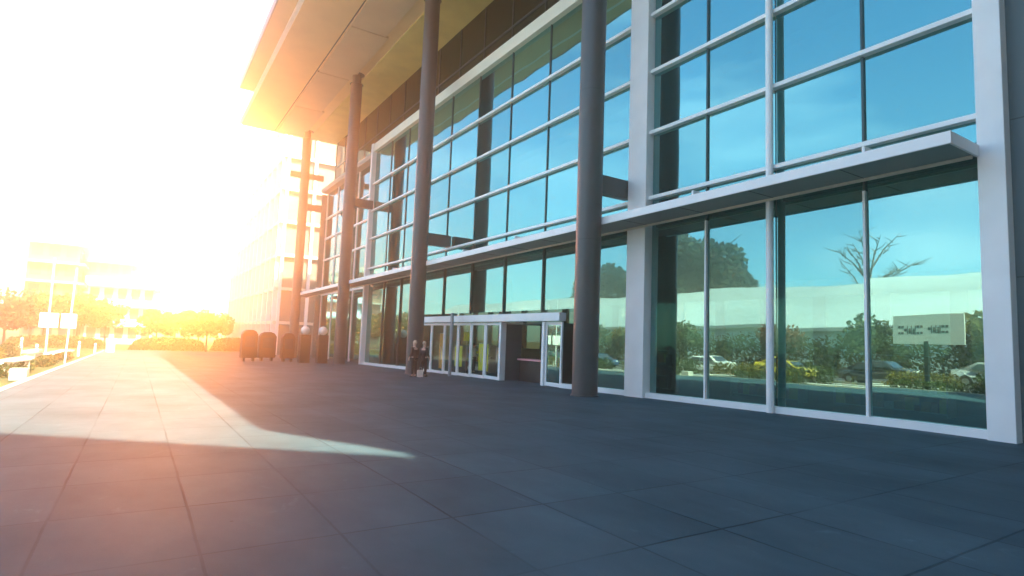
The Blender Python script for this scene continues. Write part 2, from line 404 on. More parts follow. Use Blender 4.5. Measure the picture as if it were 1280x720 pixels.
# cream band above the main glazing, both bays; clerestory set back above it
hline('cornice', 14.22, 14.70, 14.78, 43.15, 15.74, 16.35, M['band'], bevel=.01)
hline('transom', 14.30, 14.53, 4.66, 13.92, 15.35, 15.47, M['white'])
hline('ledge', 14.70, 16.0, 14.78, 60, 16.1, 16.3, M['under'])
for (a, c) in zip([4.66]+mull_near, mull_near+[13.92]):
    pane(gl_x, a+.02, c-.02, 15.47, 21.45, M['glass'])
ye = [14.8] + [16.6+3.1*k for k in range(15)]
for (a, c) in zip(ye, ye[1:]):
    pane(16.0, a+.02, c-.02, 16.3, 21.45, M['glass_top'])
    hline('mullion', 15.94, 16.06, c-.03, c+.03, 16.3, 21.4, M['darkframe'])
hline('transom', 15.93, 16.05, 14.8, 60, 18.7, 18.8, M['darkframe'])
# set back wing between the white end pier and the end of the roof
ye = [43.2, 46.4, 49.6, 52.8, 56, 59.8]
for (a, c) in zip(ye, ye[1:]):
    for z0, z1 in ((gz(a)+.2, 5.4), (5.6, 8.9), (9.0, 11.1), (11.2, 13.2), (13.3, 16.2)):
        pane(15.4, a+.02, c-.02, z0, z1, M['glass'])
    hline('mullion', 15.3, 15.45, c-.06, c+.06, gz(c), 16.2, M['white'])
for z in (5.4, 8.9, 11.1, 13.2, 16.15):
    hline('transom', 15.25, 15.45, 43.2, 59.8, z, z+.14, M['white'])

# thin canopy over the ground floor
b = MB()
def cz(y): return 5.70 - .0095*(y-4.6)
cy0, cy1, cx0 = 4.62, 61.0, 12.85
def crib(b, x0, x1, y0, y1, a0, a1, mi=0):
    b.hexa([(x0,y0,cz(y0)+a0),(x1,y0,cz(y0)+a0),(x1,y1,cz(y1)+a0),(x0,y1,cz(y1)+a0),(x0,y0,cz(y0)+a1),(x1,y0,cz(y0)+a1),(x1,y1,cz(y1)+a1),(x0,y1,cz(y1)+a1)], mi)
crib(b, cx0+.06, 14.28, cy0+.05, cy1, .04, .20)
can = part(b, 'canopy', M['under'])
b = MB(); crib(b, cx0, cx0+.057, cy0, cy1, 0, .25); part(b, 'fascia', M['white'], can, bevel=.006)
b = MB(); crib(b, cx0+.06, 14.17, cy0, cy0+.047, 0, .24); part(b, 'fascia', M['white'], can)
b = MB(); crib(b, 14.08, 14.14, cy0+.1, cy1, -.03, .036); part(b, 'edge_trim', M['band'], can)
y = cy0+2.2
while y < cy1-1:
    b = MB(); crib(b, cx0+.1, 14.25, y, y+.012, .028, .0395); part(b, 'joint', M['darkframe'], can); y += 2.33
y = 6.3
while y < 60:
    b = MB(); b.box(13.0, 14.3, y-.03, y+.03, cz(y)+.203, cz(y)+.42); part(b, 'bracket', M['white'], can); y += 4.65

# door zone: header, frames, glass, recess, interior things
hline('door_header', 14.2, 14.56, DOORS[0], DOORS[1], 2.46, 2.80, M['white'], bevel=.01)
b = MB(); b.tube([(13.6, 26.9, gz(27)-.05), (13.6, 26.9, 2.9)], .09, 12); part(b, 'post', M['pale_col'], smooth=True)
def door(y0, y1, x=14.42, handle=True):
    g = gz((y0+y1)/2); d = MB()
    w = .09
    d.box(x-.04, x+.04, y0, y0+w, g+.01, 2.43); d.box(x-.04, x+.04, y1-w, y1, g+.01, 2.43)
    d.box(x-.04, x+.04, y0+w, y1-w, g+.01, g+.16); d.box(x-.04, x+.04, y0+w, y1-w, 2.3, 2.43)
    o = part(d, 'door', M['white'], bevel=.006)
    p = MB(); p.box(x-.008, x+.008, y0+w, y1-w, g+.16, 2.3); part(p, 'pane', M['glass_door'] if y0 > 20 else M['glass_low'], o)
    if handle:
        h = MB(); h.tube([(x-.04, y0+w+.1, g+.8), (x-.11, y0+w+.1, g+.82), (x-.11, y0+w+.1, g+1.5), (x-.04, y0+w+.1, g+1.52)], .016, 8)
        part(h, 'handle', M['steel'], o, smooth=True)
for (a, c) in ((18.62, 19.72), (23.35, 24.75), (24.8, 26.2), (26.25, 27.65), (27.7, 29.3), (29.35, 31.0), (31.05, 33.05)):
    door(a, c)
hline('door_jamb', 14.3, 14.6, 19.74, 19.9, gz(20), 2.43, M['white'])
hline('door_jamb', 14.3, 14.6, 23.18, 23.34, gz(23), 2.43, M['white'])
hline('recess_wall', 14.6, 15.5, 23.2, 23.32, gz(23), 2.43, M['greywall'])
hline('recess_wall', 14.6, 17.2, 19.76, 19.88, gz(20), 2.43, M['greywall'])
hline('recess_ceiling', 14.6, 17.2, 19.88, 23.2, 2.36, 2.43, M['ceil'])

# small black sensor box under the header
b = MB(); b.box(14.0, 14.2, 20.9, 21.5, 2.36, 2.43); part(b, 'door_sensor', M['black'])

# ---- things inside the building seen through the doors
def counter(x, y, label, group=None):
    o = empty('service_counter', (x, y, gz(y)), label, 'counter', group)
    MB().box(-.35, .35, -1.1, 1.1, 0, .95).build('cabinet', M['black'], o, bevel=.01)
    MB().box(-.42, .42, -1.2, 1.2, .953, 1.03).build('counter_top', M['pink'], o, bevel=.01)
counter(15.5, 21.7, 'black service counter with a pink top just inside the open doorway')
def banner(x, y, w, h, m, label, z0=.25):
    o = empty('banner_stand', (x, y, gz(y)), label, 'banner', 'banners behind the glass doors')
    b = MB(); n = 8
    for k in range(n):
        a0 = -w/2 + w*k/n; a1 = a0 + w/n
        d0 = .03*math.sin(k*1.7); d1 = .03*math.sin((k+1)*1.7)
        b.hexa([(d0, a0, z0), (d0+.01, a0, z0), (d1+.01, a1, z0), (d1, a1, z0), (d0, a0, z0+h), (d0+.01, a0, z0+h), (d1+.01, a1, z0+h), (d1, a1, z0+h)])
    b.build('fabric', m, o)
    MB().tube([(.06, 0, 0), (.06, 0, z0+h+.1)], .015, 8).tube([(.05, -w/2, z0+h), (.05, w/2, z0+h)], .012, 8).build('pole', M['steel'], o)
    MB().tube([(.06, 0, 0), (.06, 0, .04)], .18, 16).build('base', M['black'], o)
banner(14.78, 25.6, 1.0, 1.35, M['yellow'], 'bright yellow banner behind the glass door nearest the open doorway', .35)
banner(14.78, 28.3, .9, 1.1, M['yellow'], 'narrow yellow banner behind the second glass door beside the grey post', .45)
banner(14.8, 30.4, .8, 2.0, M['orange'], 'tall orange banner behind the glass doors right of the second column')
banner(15.6, 29.0, .7, .5, M['yellow'], 'small high yellow banner hanging above the others behind the doors', 1.85)

def rack(x, y, L, seed, label):
    r = random.Random(seed)
    o = empty('display_rack', (x, y, gz(y)), label, 'display rack', 'display racks inside the ground floor')
    f = MB(); f.box(-.25, .25, -L/2, -L/2+.04, 0, 1.7).box(-.25, .25, L/2-.04, L/2, 0, 1.7)
    for z in (.1, .6, 1.1, 1.6): f.box(-.24, .24, -L/2+.04, L/2-.04, z, z+.03)
    f.build('frame', M['steel'], o)
    for z in (.133, .633, 1.133):
        b = MB(); y = -L/2+.08
        while y < L/2-.3:
            w = r.uniform(.12, .3); h = r.uniform(.15, .4); b.box(-.2, .2, y, y+w, z, z+h, r.randrange(5)); y += w+.03
        b.build('goods', [M['yellow'], M['orange'], M['cloth_white'], M['redroof'], M['leaf_g']], o)
rack(18.2, 8.2, 3.0, 1, 'display rack of coloured boxes behind the large right window')
rack(18.4, 12.2, 2.6, 2, 'display rack of coloured boxes behind the window beside the white pier')
rack(17.8, 17.0, 2.4, 3, 'display rack of coloured boxes behind the first grey column')
rack(18.0, 31.5, 3.0, 4, 'display rack inside beyond the orange banner')

# ------------------------------------------------------------------ unseen rear block, added behind the camera to cast the foreground shade
T = empty('shade_tower', (-10, -25, 0), 'tall unseen block added behind the viewer to shade the foreground', 'building')
b = MB(); b.prism([ (8.08, -46), (8.08, -17.2), (3.24, -13.0), (-2, -12.3), (-30, -11), (-75, -8), (-75, -46)], 0, 30)
o = b.build('wall', M['greywall'], T); o.location = -Vector(T.location)
b = MB()
for k in range(8):
    for j in range(8): b.box(-28+k*3.6, -26+k*3.6, -12.9, -10.6-0.05*k*0, 2+j*3.4, 3.8+j*3.4)
b.v = [(x, y if y < -12 else -11.02-(x+30)*.0465+.03, z) for x, y, z in b.v]
o = b.build('window', M['winglass'], T); o.location = -Vector(T.location)

# ------------------------------------------------------------------ far wing beyond the roof end
W = empty('distant_glass_tower', (20, 90, -1.14), 'pale far glass block with a grid of fins beyond the end of the roof', 'building')
def wpart(mb, name, m, **kw):
    o = mb.build(name, m, W, **kw); o.location = -Vector(W.location); return o
wpart(MB().box(13.6, 34, 72.3, 113, -1.2, 27), 'wall', M['inwall'])
wpart(MB().box(13.2, 34.3, 72, 113.4, 27.003, 27.6), 'roof', M['white'])
for k in range(13):
    y = 72.6 + k*3.35; wpart(MB().box(13.0, 13.5, y-.15, y+.15, -1.2, 27), 'fin', M['white'])
for k in range(7):
    x = 13.6+k*3.2; wpart(MB().box(x-.15, x+.15, 71.7, 72.2, -1.2, 27), 'fin', M['white'])
for z in (2.5, 6.5, 10.5, 14.5, 18.5, 22.5):
    wpart(MB().box(13.1, 13.45, 72, 113, z, z+.35).box(13.1, 34, 71.85, 72.15, z, z+.35), 'floor_band', M['band'])
for k in range(12):
    for j, z in enumerate((-1, 2.85, 6.85, 10.85, 14.85, 18.85, 22.85)):
        y = 72.6+k*3.35; 
        if j: wpart(MB().box(13.52, 13.58, y+.16, y+3.18, z, z+3.6), 'window', M['glass_far'])

# ------------------------------------------------------------------ apartment building and white block, far left
def block(name, label, x0, x1, y0, y1, h, storeys, nx, mwall, mband, base=-1.14, ny=4, plain=False):
    A = empty(name, ((x0+x1)/2, y0, base), label, 'building')
    off = -Vector(A.location)
    def P(mb, n, m):
        o = mb.build(n, m, A); o.location = off; return o
    if plain:
        P(MB().box(x0, x1, y0, y1, base-.5, base+4.6), 'wall', mwall)
        P(MB().hexa([(x0, y0, base+4.603), (x1+.5, y0, base+4.603), (x1+.5, y1, base+4.603), (x0, y1, base+4.603), (x0, y0, base+h+1.6), (x1+.5, y0, base+5.0), (x1+.5, y1, base+5.0), (x0, y1, base+h+1.6)]), 'roof', M['sheet'])
        for k in range(22):
            P(MB().box(x1+.003, x1+.12, y0+3+k*6.6, y0+5.6+k*6.6, base+.1, base+2.9), 'door', M['winglass'])
        return A
    P(MB().box(x0, x1, y0, y1, base-.5, base+h), 'wall', mwall)
    P(MB().box(x0-.4, x1+.4, y0-.4, y1+.4, base+h+.003, base+h+.9), 'roof', mband)
    sh = h/storeys
    for s in range(storeys):
        z = base + s*sh
        P(MB().box(x0-.1, x1+.1, y0-1.1, y0-.003, z+sh-.45, z+sh-.1), 'balcony', mband)
        P(MB().box(x1+.003, x1+.9, y0, y1, z+sh-.45, z+sh-.1), 'balcony', mband)
        for k in range(nx):
            w = (x1-x0)/nx; xa = x0+w*k+w*.18
            P(MB().box(xa, xa+w*.64, y0-.08, y0-.01, z+sh*.25, z+sh*.78), 'window', M['winglass'])
        for k in range(ny):
            w = (y1-y0)/ny; ya = y0+w*k+w*.18
            P(MB().box(x1+.01, x1+.08, ya, ya+w*.64, z+sh*.25, z+sh*.78), 'window', M['winglass'])
    return A
block('apartment_block', 'beige apartment block with stacked balconies above the trees at far left', -16.9, -9.7, 128, 152, 17.0, 5, 3, M['flatwall'], M['concrete'])
block('apartment_block', 'lower wing of the flats with a flat roof behind the yellow trees', -9.2, -2.0, 137, 152, 15.2, 5, 4, M['flatwall'], M['concrete'])
block('office_block', 'white low office block just right of the beige flats', -7.1, 1.95, 112, 125, 9.3, 3, 5, M['cladwhite'], M['cladwhite'])

# long white building across the road (mirrored in the glass)
block('white_hall', 'long white hall across the road, mirrored in the shopfront glass', -47, -34, 4, 150, 9.6, 2, 3, M['cladwhite'], M['cladwhite'], base=-.6, ny=30, plain=True)

# ------------------------------------------------------------------ trees
def crown(cx, cz, rx, rz, n, leaf, seed, lobes=7, ry=None, gap=.55):
    r = random.Random(seed); ry = ry or rx; b = MB()
    cl = []
    for k in range(lobes*4):
        th = r.uniform(0, 2*math.pi); u = r.uniform(-.75, 1); q = r.uniform(.35, .82)
        s = math.sqrt(max(0, 1-u*u))
        cl.append((rx*q*s*math.cos(th), ry*q*s*math.sin(th), cz+rz*q*u, r.uniform(.22, .42)))
    for k in range(n):
        c = r.choice(cl)
        while True:
            p = Vector((r.uniform(-1, 1), r.uniform(-1, 1), r.uniform(-1, 1)))
            if .2 < p.length < 1: break
        p = p.normalized()*(p.length**.5)
        pos = Vector((c[0]+p.x*c[3]*rx, c[1]+p.y*c[3]*ry, c[2]+p.z*c[3]*rz))
        a = Vector((r.gauss(0, 1), r.gauss(0, 1), r.gauss(0, 1))).normalized(); t = a.orthogonal().normalized()
        t = (t*math.cos(r.uniform(0, 6.3)) + a.cross(t)*math.sin(r.uniform(0, 6.3))).normalized(); u2 = a.cross(t)
        s = leaf*r.uniform(.6, 1.3)
        b.quad(tuple(pos-t*s), tuple(pos+u2*s*.6), tuple(pos+t*s), tuple(pos-u2*s*.6))
    return b
def limbs(h, r0, spread, seed, n=7, fork=.4, sub=0):
    r = random.Random(seed); b = MB()
    b.tube([(0, 0, -.25), (0, 0, h*.15), (r.uniform(-.1, .1), r.uniform(-.1, .1), h*fork), (r.uniform(-.2, .2), r.uniform(-.2, .2), h*.85)], [r0*1.25, r0, r0*.75, r0*.2], 10)
    for k in range(n):
        th = 2*math.pi*k/n + r.uniform(-.3, .3); z0 = h*r.uniform(fork*.8, .7); ll = spread*r.uniform(.6, 1)
        e = (ll*math.cos(th), ll*math.sin(th), z0+h*r.uniform(.12, .35))
        m = (e[0]*.5, e[1]*.5, z0+(e[2]-z0)*.6)
        b.tube([(0, 0, z0-.1), m, e], [r0*.45, r0*.28, r0*.06], 7)
        for q in range(sub):
            f = r.uniform(.35, .95); s = (e[0]*f, e[1]*f, z0+(e[2]-z0)*f)
            d = (s[0]+r.uniform(-1, 1)*ll*.35, s[1]+r.uniform(-1, 1)*ll*.35, s[2]+r.uniform(.1, .5)*ll*.6)
            b.tube([s, ((s[0]+d[0])/2+r.uniform(-.2, .2), (s[1]+d[1])/2+r.uniform(-.2, .2), (s[2]+d[2])/2), d], [r0*.22, r0*.14, r0*.05], 5)
    return b
def tree(name, x, y, h, w, m, label, seed, n=2600, leaf=.2, group=None, fork=.35):
    t = empty(name, (x, y, gz(y)-.12), label, 'tree', group)
    limbs(h, max(.1, h*.022), w*.75, seed, fork=fork).build('trunk', M['tree_bark'], t, smooth=True)
    crown(0, h*.64, w, h*.40, n, leaf, seed).build('crown', M[m], t)
    return t
G1 = 'trees beyond the verge at left'
for i, (x, y, h, w, m, lb) in enumerate((
    (-17.5, 84, 5.2, 3.0, 'leaf_o', 'rust coloured tree at the left edge of the view'),
    (-13.5, 92, 6.4, 3.2, 'leaf_o', 'orange tinged tree just left of the twin road signs'),
    (-10.5, 98, 7.0, 3.6, 'leaf_y', 'broad yellow green tree behind the twin road signs'),
    (-6.8, 96, 6.8, 3.4, 'leaf_y', 'yellow green tree right of the twin road signs'),
    (-4.0, 104, 6.4, 3.2, 'leaf_y', 'round yellow green tree in front of the white office block'),
    (-14.5, 120, 8.2, 4.2, 'leaf_g', 'taller green tree under the beige flats'),
    (2.2, 96, 5.2, 2.7, 'leaf_y', 'small yellow tree at the end of the plaza, left of the hedge'),
    (4.6, 99, 5.4, 2.9, 'leaf_y', 'yellow tree in the middle of the row at the plaza end'),
    (7.6, 97, 5.6, 2.8, 'leaf_y', 'yellow tree next to the far glass block'),
    (10.3, 100, 5.2, 2.5, 'leaf_g', 'green tree against the far glass block'))):
    tree('tree', x, y, h, w, m, lb, 20+i, n=2400, leaf=.26, group=G1)
tree('tree', 7.1, 79.5, 4.9, 2.2, 'leaf_y', 'slim street tree with a clear trunk on the far end of the plaza', 61, n=1500, leaf=.2, fork=.5)
tree('evergreen_tree', -54, 69, 24, 10.5, 'leaf_d', 'huge dark evergreen rising behind the white hall', 70, n=9000, leaf=.6)
tree('evergreen_tree', -55, 92, 20, 9, 'leaf_d', 'second dark evergreen further along behind the white hall', 71, n=5000, leaf=.55)
t = empty('bare_tree', (-50, 38, -.55), 'leafless tree rising behind the white hall', 'tree')
limbs(18.5, .3, 5.5, 5, n=13, fork=.3, sub=9).build('trunk', M['tree_bark'], t, smooth=True)
for i in range(11):
    y = 8+i*9.5+rng.uniform(-2, 2)
    tree('roadside_tree', -25.5+rng.uniform(-1.5, 1), y, rng.uniform(4.8, 6.4), rng.uniform(2.2, 3.4), ('leaf_g', 'leaf_y', 'leaf_g', 'leaf_o')[i % 4],
         'small leafy tree along the road in front of the white hall', 80+i, n=1400, leaf=.22, group='trees along the road before the white hall')
# hedges and shrubs
def shrub(x, y, w, h, m, label, seed, cat='shrub', L=None, n=1300, leaf=.1, group=None):
    r = random.Random(seed); b = MB(); L = L or w
    for k in range(n):
        u, v, z = r.uniform(-1, 1), r.uniform(-1, 1), r.uniform(0, 1)
        top = 1 - .28*(abs(u)**3) - .15*r.random()
        pos = Vector((u*w*(1-.15*z), v*L*(1-.1*z), z*h*top))
        a = Vector((r.gauss(0, 1), r.gauss(0, 1), r.gauss(0, 1))).normalized(); t = a.orthogonal().normalized(); u2 = a.cross(t)
        s = leaf*r.uniform(.6, 1.4)
        b.quad(tuple(pos-t*s), tuple(pos+u2*s*.6), tuple(pos+t*s), tuple(pos-u2*s*.6))
    o = b.build('hedge' if cat == 'hedge' else 'shrub', M[m]); o.location = (x, y, gz(y)-.14)
    return tag(o, label, cat, group)
shrub(3.5, 86.5, 4.4, 1.7, 'leaf_y', 'clipped hedge closing the far end of the plaza', 1, 'hedge', L=.8, n=4500, leaf=.14)
shrub(11.0, 88.0, 2.6, 1.9, 'leaf_y', 'hedge at the foot of the far glass block', 2, 'hedge', L=.9, n=3000, leaf=.14)
shrub(-8, 88, 5.2, 1.5, 'leaf_y', 'long low hedge behind the twin road signs', 3, 'hedge', L=.8, n=4500, leaf=.14)
shrub(-24.6, 58, .9, 4.3, 'leaf_g', 'tall green hedge along the far side of the road', 4, 'hedge', L=54, n=26000, leaf=.17)
for i in range(9):
    shrub(-7.6+rng.uniform(-.3, .3), 10.5+i*5.2+rng.uniform(-.8, .8), rng.uniform(.6, .9), rng.uniform(.9, 1.45), ('leaf_g', 'leaf_y')[i % 2],
          'low leafy shrub on the verge beside the plaza', 30+i, L=rng.uniform(1.2, 2.2), n=1500, leaf=.075, group='shrubs on the verge')
for i in range(5):
    shrub(-4.2, 12.5+i*9.5, .45, .55, 'leaf_g', 'small clipped shrub close to the plaza kerb', 50+i, L=2.6, n=1500, leaf=.06, group='clipped shrubs along the plaza kerb')

# ------------------------------------------------------------------ signs, poles, bollards at the left
def road_sign(x, y, w, h, zc, label, hpole, lean=0):
    s = empty('road_sign', (x, y, gz(y)-.15), label, 'sign', 'white signs on poles at left')
    MB().tube([(0, 0, 0), (lean, 0, hpole)], .05, 10).build('pole', M['white'], s, smooth=True)
    MB().box(-w/2, w/2, -.10, -.07, zc-h/2, zc+h/2).build('panel', M['sign_white'], s, bevel=.004)
    MB().box(-w/2+.05, w/2-.05, -.065, -.05, zc-.2, zc-.15).build('bracket', M['steel'], s)
road_sign(-4.5, 44, .90, .86, 2.55, 'larger left one of two white sign boards on a tall pole', 6.3, -.05)
road_sign(-3.56, 44.1, .76, .86, 2.55, 'smaller right one of two white sign boards on a tall pole', 5.8, .12)
b0 = None
for i, (x, y, h) in enumerate(((-7.7, 60, 1.4), (-4.0, 60, 1.2), (-5.6, 50, 1.0), (-3.2, 66, 1.0))):
    o = empty('bollard', (x, y, gz(y)-.15), ('white bollard furthest left on the verge', 'white bollard on the verge beyond the twin signs', 'white bollard on the grass by the twin sign poles', 'white bollard nearest the far plaza kerb')[i], 'bollard', 'bollards on the verge')
    MB().tube([(0, 0, 0), (0, 0, h), (0, 0, h+.05)], [.09, .09, .03], 14).build('post', M['white'], o, smooth=True)
    MB().tube([(0, 0, h*.8), (0, 0, h*.86)], .093, 14).build('band', M['redroof'], o)
def bench(x, y, rz, label):
    o = empty('bench', (x, y, gz(y)-.02), label, 'bench', 'pale benches on the verge', rz)
    for k in range(4): MB().box(-.9, .9, -.22+k*.115, -.13+k*.115, .42, .46).build('seat_slat', M['curb'], o)
    for s in (-.7, .7): MB().box(s-.06, s+.06, -.2, .2, 0, .417).build('leg', M['concrete'], o)
bench(-4.1, 31.5, 1.4, 'pale stone bench nearest the camera on the verge')
bench(-5.2, 46, 1.4, 'pale stone bench by the twin sign poles')
o = empty('litter_bin', (-2.2, 71, gz(71)), 'white litter bin standing alone on the sunlit plaza edge', 'bin')
MB().tube([(0, 0, 0), (0, 0, .95), (0, 0, 1.0)], [.38, .40, .3], 20).build('body', M['white'], o, smooth=True)
MB().tube([(0, 0, 1.003), (0, 0, 1.06)], [.42, .36], 20).build('lid', M['pale_col'], o, smooth=True)
o = empty('cardboard_box', (-3.5, 27.5, gz(28)-.13), 'pale block beside the plaza kerb near the stone bench', 'block')
MB().box(-.25, .25, -.3, .3, 0, .42).build('block', M['concrete'], o, bevel=.02)
o.name = 'concrete_block'

# direction sign that shows mirrored in the shopfront
s = empty('direction_sign', (-4.4, 13.4, -.15), 'wide white notice board on a dark post facing the shopfront', 'sign')
MB().box(-.09, .09, -.09, .09, 0, 2.4).build('post', M['darkframe'], s, bevel=.01)
MB().box(-.06, .02, -1.6, 1.6, 2.25, 3.75).build('board', M['sign_white'], s, bevel=.01)
b = MB()
def glyphs(y0, y1, z0, z1):
    r = random.Random(3); y = y0
    while y < y1-.05:
        w = r.uniform(.10, .17)
        if r.random() < .5: b.box(.022, .026, y, y+.04, z0, z1).box(.022, .026, y+.05, y+w, z0+r.uniform(0, .2), z0+.3)
        else: b.box(.022, .026, y, y+w, z0+.02, z0+.12).box(.022, .026, y, y+w, z1-.12, z1)
        y += w+.035
glyphs(.15, 1.4, 2.75, 3.2); glyphs(-.95, -.05, 2.8, 3.2)
b.build('lettering', M['sign_grey'], s)

# ------------------------------------------------------------------ kiosks and globe lamps under the roof
def kiosk(x, y, w, h, label):
    o = empty('information_kiosk', (x, y, gz(y)), label, 'kiosk', 'dark kiosks under the roof end', .2)
    pts = [(-w/2, .25), (-w/2, h-.35), (-w*.36, h-.1), (-w*.15, h), (w*.15, h), (w*.36, h-.1), (w/2, h-.35), (w/2, .25)]
    b = MB(); n = len(pts)
    b.v = [(px, -.2, pz) for px, pz in pts] + [(px, .2, pz) for px, pz in pts]
    b.f = [tuple(range(n)), tuple(reversed(range(n, 2*n)))] + [(i, n+i, n+(i+1) % n, (i+1) % n) for i in range(n)]; b.m = [0]*len(b.f)
    b.build('cabinet', M['kiosk'], o, bevel=.03)
    for q in (-w*.3, w*.3): MB().box(q-.08, q+.08, -.15, .15, 0, .247).build('foot', M['black'], o)
    MB().box(-w*.32, w*.32, -.215, -.203, h*.45, h*.8).build('display_panel', M['winglass'], o)
kiosk(7.1, 47.5, 1.15, 2.35, 'rounded brown kiosk furthest left under the roof end')
kiosk(8.6, 48.8, 1.3, 2.25, 'wider brown kiosk second from the left under the roof end')
kiosk(9.9, 47.6, 1.0, 2.2, 'narrow brown kiosk just left of the fourth column')
for i, (x, y) in enumerate(((10.6, 45.2), (11.75, 44.6))):
    o = empty('globe_lamp', (x, y, gz(y)), ('white globe lamp on a dark plinth beside the kiosks', 'white globe lamp on a dark plinth close to the third column')[i], 'lamp', 'globe lamps on plinths')
    MB().box(-.36, .36, -.36, .36, 0, 2.1).build('plinth', M['kiosk'], o, bevel=.03)
    MB().ball((0, 0, 2.42), .33, 20, 12).build('globe', M['globe'], o, smooth=True)

# ------------------------------------------------------------------ people
def person(x, y, rz, label, top, legs, hair, seed, h=1.74, arm=0.0, group='people standing by the second column', bag=False):
    r = random.Random(seed); k = h/1.75
    root = empty('person', (x, y, gz(y)), label, 'person', group, rz)
    def skin(name, verts, edges, radii, m, rootv=0, sub=2, par=None):
        me = bpy.data.meshes.new(name); me.from_pydata([tuple(c*k for c in v) for v in verts], edges, [])
        o = bpy.data.objects.new(name, me); COL.objects.link(o); o.parent = par or root
        bm = bmesh.new(); bm.from_mesh(me); ly = bm.verts.layers.skin.verify(); bm.verts.ensure_lookup_table()
        for i, rr in enumerate(radii):
            q = rr if isinstance(rr, tuple) else (rr, rr)
            bm.verts[i][ly].radius = (q[0]*k, q[1]*k); bm.verts[i][ly].use_root = (i == rootv)
        bm.to_mesh(me); bm.free()
        sk = o.modifiers.new('skin', 'SKIN'); sk.use_smooth_shade = True
        o.modifiers.new('sub', 'SUBSURF').levels = sub; o.modifiers['sub'].render_levels = sub
        me.materials.append(m); return o
    a = arm
    V = [(0,0,.95),(0,.0,1.15),(0,.01,1.36),(0,0,1.47),(0,-.01,1.55),(0,-.03,1.66),
         (.17,0,1.40),(.22,.02,1.13),(.23,-.06-a*.2,.90+a*.25),(-.17,0,1.40),(-.22,.02,1.13),(-.23,-.06-a*.1,.90+a*.1),
         (.09,0,.86),(.10,.0,.50),(.11,.02,.09),(.12,-.13,.03),(-.09,0,.86),(-.11,-.02,.50),(-.13,.02,.09),(-.15,-.13,.03)]
    E = [(0,1),(1,2),(2,3),(3,4),(4,5),(2,6),(6,7),(7,8),(2,9),(9,10),(10,11),(0,12),(12,13),(13,14),(14,15),(0,16),(16,17),(17,18),(18,19)]
    Rd = [(.13,.10),(.12,.09),(.14,.09),.055,.075,.085,.055,.045,.034,.055,.045,.034,.085,.062,.04,.035,.085,.062,.04,.035]
    # hands with five fingers, part of the same body
    for side, w in ((1, 8), (-1, 11)):
        wx, wy, wz = V[w]; base = len(V)
        V.append((wx, wy-.02, wz-.08)); E.append((w, base)); Rd.append((.036, .02))
        for f in range(4):
            V.append((wx, wy-.045+f*.018, wz-.125)); E.append((base, len(V)-1)); Rd.append(.009)
            V.append((wx-side*.01, wy-.045+f*.018, wz-.165+abs(f-1.5)*.008)); E.append((len(V)-2, len(V)-1)); Rd.append(.007)
        V.append((wx-side*.02, wy-.065, wz-.10)); E.append((base, len(V)-1)); Rd.append(.009)
    body = skin('body', V, E, Rd, M['skin'])
    tv = [V[0], V[1], V[2], (0,0,1.45), V[6], V[7], (V[8][0], V[8][1], V[8][2]+.03), V[9], V[10], (V[11][0], V[11][1], V[11][2]+.03), (0, 0, .84)]
    skin('jacket', tv, [(0,1),(1,2),(2,3),(2,4),(4,5),(5,6),(2,7),(7,8),(8,9),(0,10)], [(.155,.125),(.145,.115),(.165,.11),.075,.075,.062,.05,.075,.062,.05,(.16,.13)], top)
    lv = [V[0], V[12], V[13], (V[14][0], V[14][1], .1), V[16], V[17], (V[18][0], V[18][1], .1)]
    skin('trousers', lv, [(0,1),(1,2),(2,3),(0,4),(4,5),(5,6)], [(.14,.115),.10,.08,.06,.10,.08,.06], legs)
    for s, q in ((1, 15), (-1, 19)):
        MB().ball((V[q][0]*k, (V[q][1]+.07)*k, .045*k), .06*k, 12, 6, (.8, 2.3, .8)).build('shoe', M['black'], root, smooth=True)
    hb = MB(); hb.ball((0, .015*k, 1.695*k), .108*k, 16, 10, (.9, 1.0, .95))
    hb.build('hair', hair, root, smooth=True)
    for s in (-1, 1): MB().ball((s*.033*k, -.108*k, 1.66*k), .012*k, 8, 6).build('eye', M['black'], root)
    MB().ball((0, -.125*k, 1.635*k), .018*k, 8, 6, (.7, 1, 1.4)).build('nose', M['skin'], root, smooth=True)
    MB().ball((0, -.108*k, 1.60*k), .02*k, 8, 6, (1.3, .4, .3)).build('mouth', M['redroof'], root, smooth=True)
    return root
person(11.35, 26.3, R(200), 'standing person in dark brown jacket, left one of two beside the second column', M['cloth_brown'], M['cloth_dark'], M['hairpale'], 1, 1.72, .2)
person(11.95, 26.5, R(120), 'standing person in black jacket, right one of two beside the second column', M['cloth_dark'], M['cloth_dark'], M['hairpale'], 2, 1.70, .8)
person(16.9, 30.4, R(90), 'person in white shirt indoors behind the left glass doors', M['cloth_white'], M['cloth_navy'], M['hair'], 4, 1.75, .3, group='people inside the ground floor')
person(17.6, 15.9, R(60), 'person in dark clothes indoors between the first column and the white pier', M['cloth_dark'], M['cloth_navy'], M['hair'], 5, 1.75, .4, group='people inside the ground floor')
o = empty('carrier_bag', (11.65, 26.2, gz(26.2)), 'white carrier bag on the ground between the two standing people', 'bag')
MB().hexa([(-.13,-.07,0),(.13,-.07,0),(.13,.07,0),(-.13,.07,0),(-.16,-.03,.34),(.16,-.03,.34),(.16,.03,.34),(-.16,.03,.34)]).build('bag_body', M['cloth_white'], o, bevel=.015)
MB().tube([(-.07, 0, .33), (-.06, 0, .46), (.06, 0, .46), (.07, 0, .33)], .007, 6).build('handle', M['cloth_white'], o)

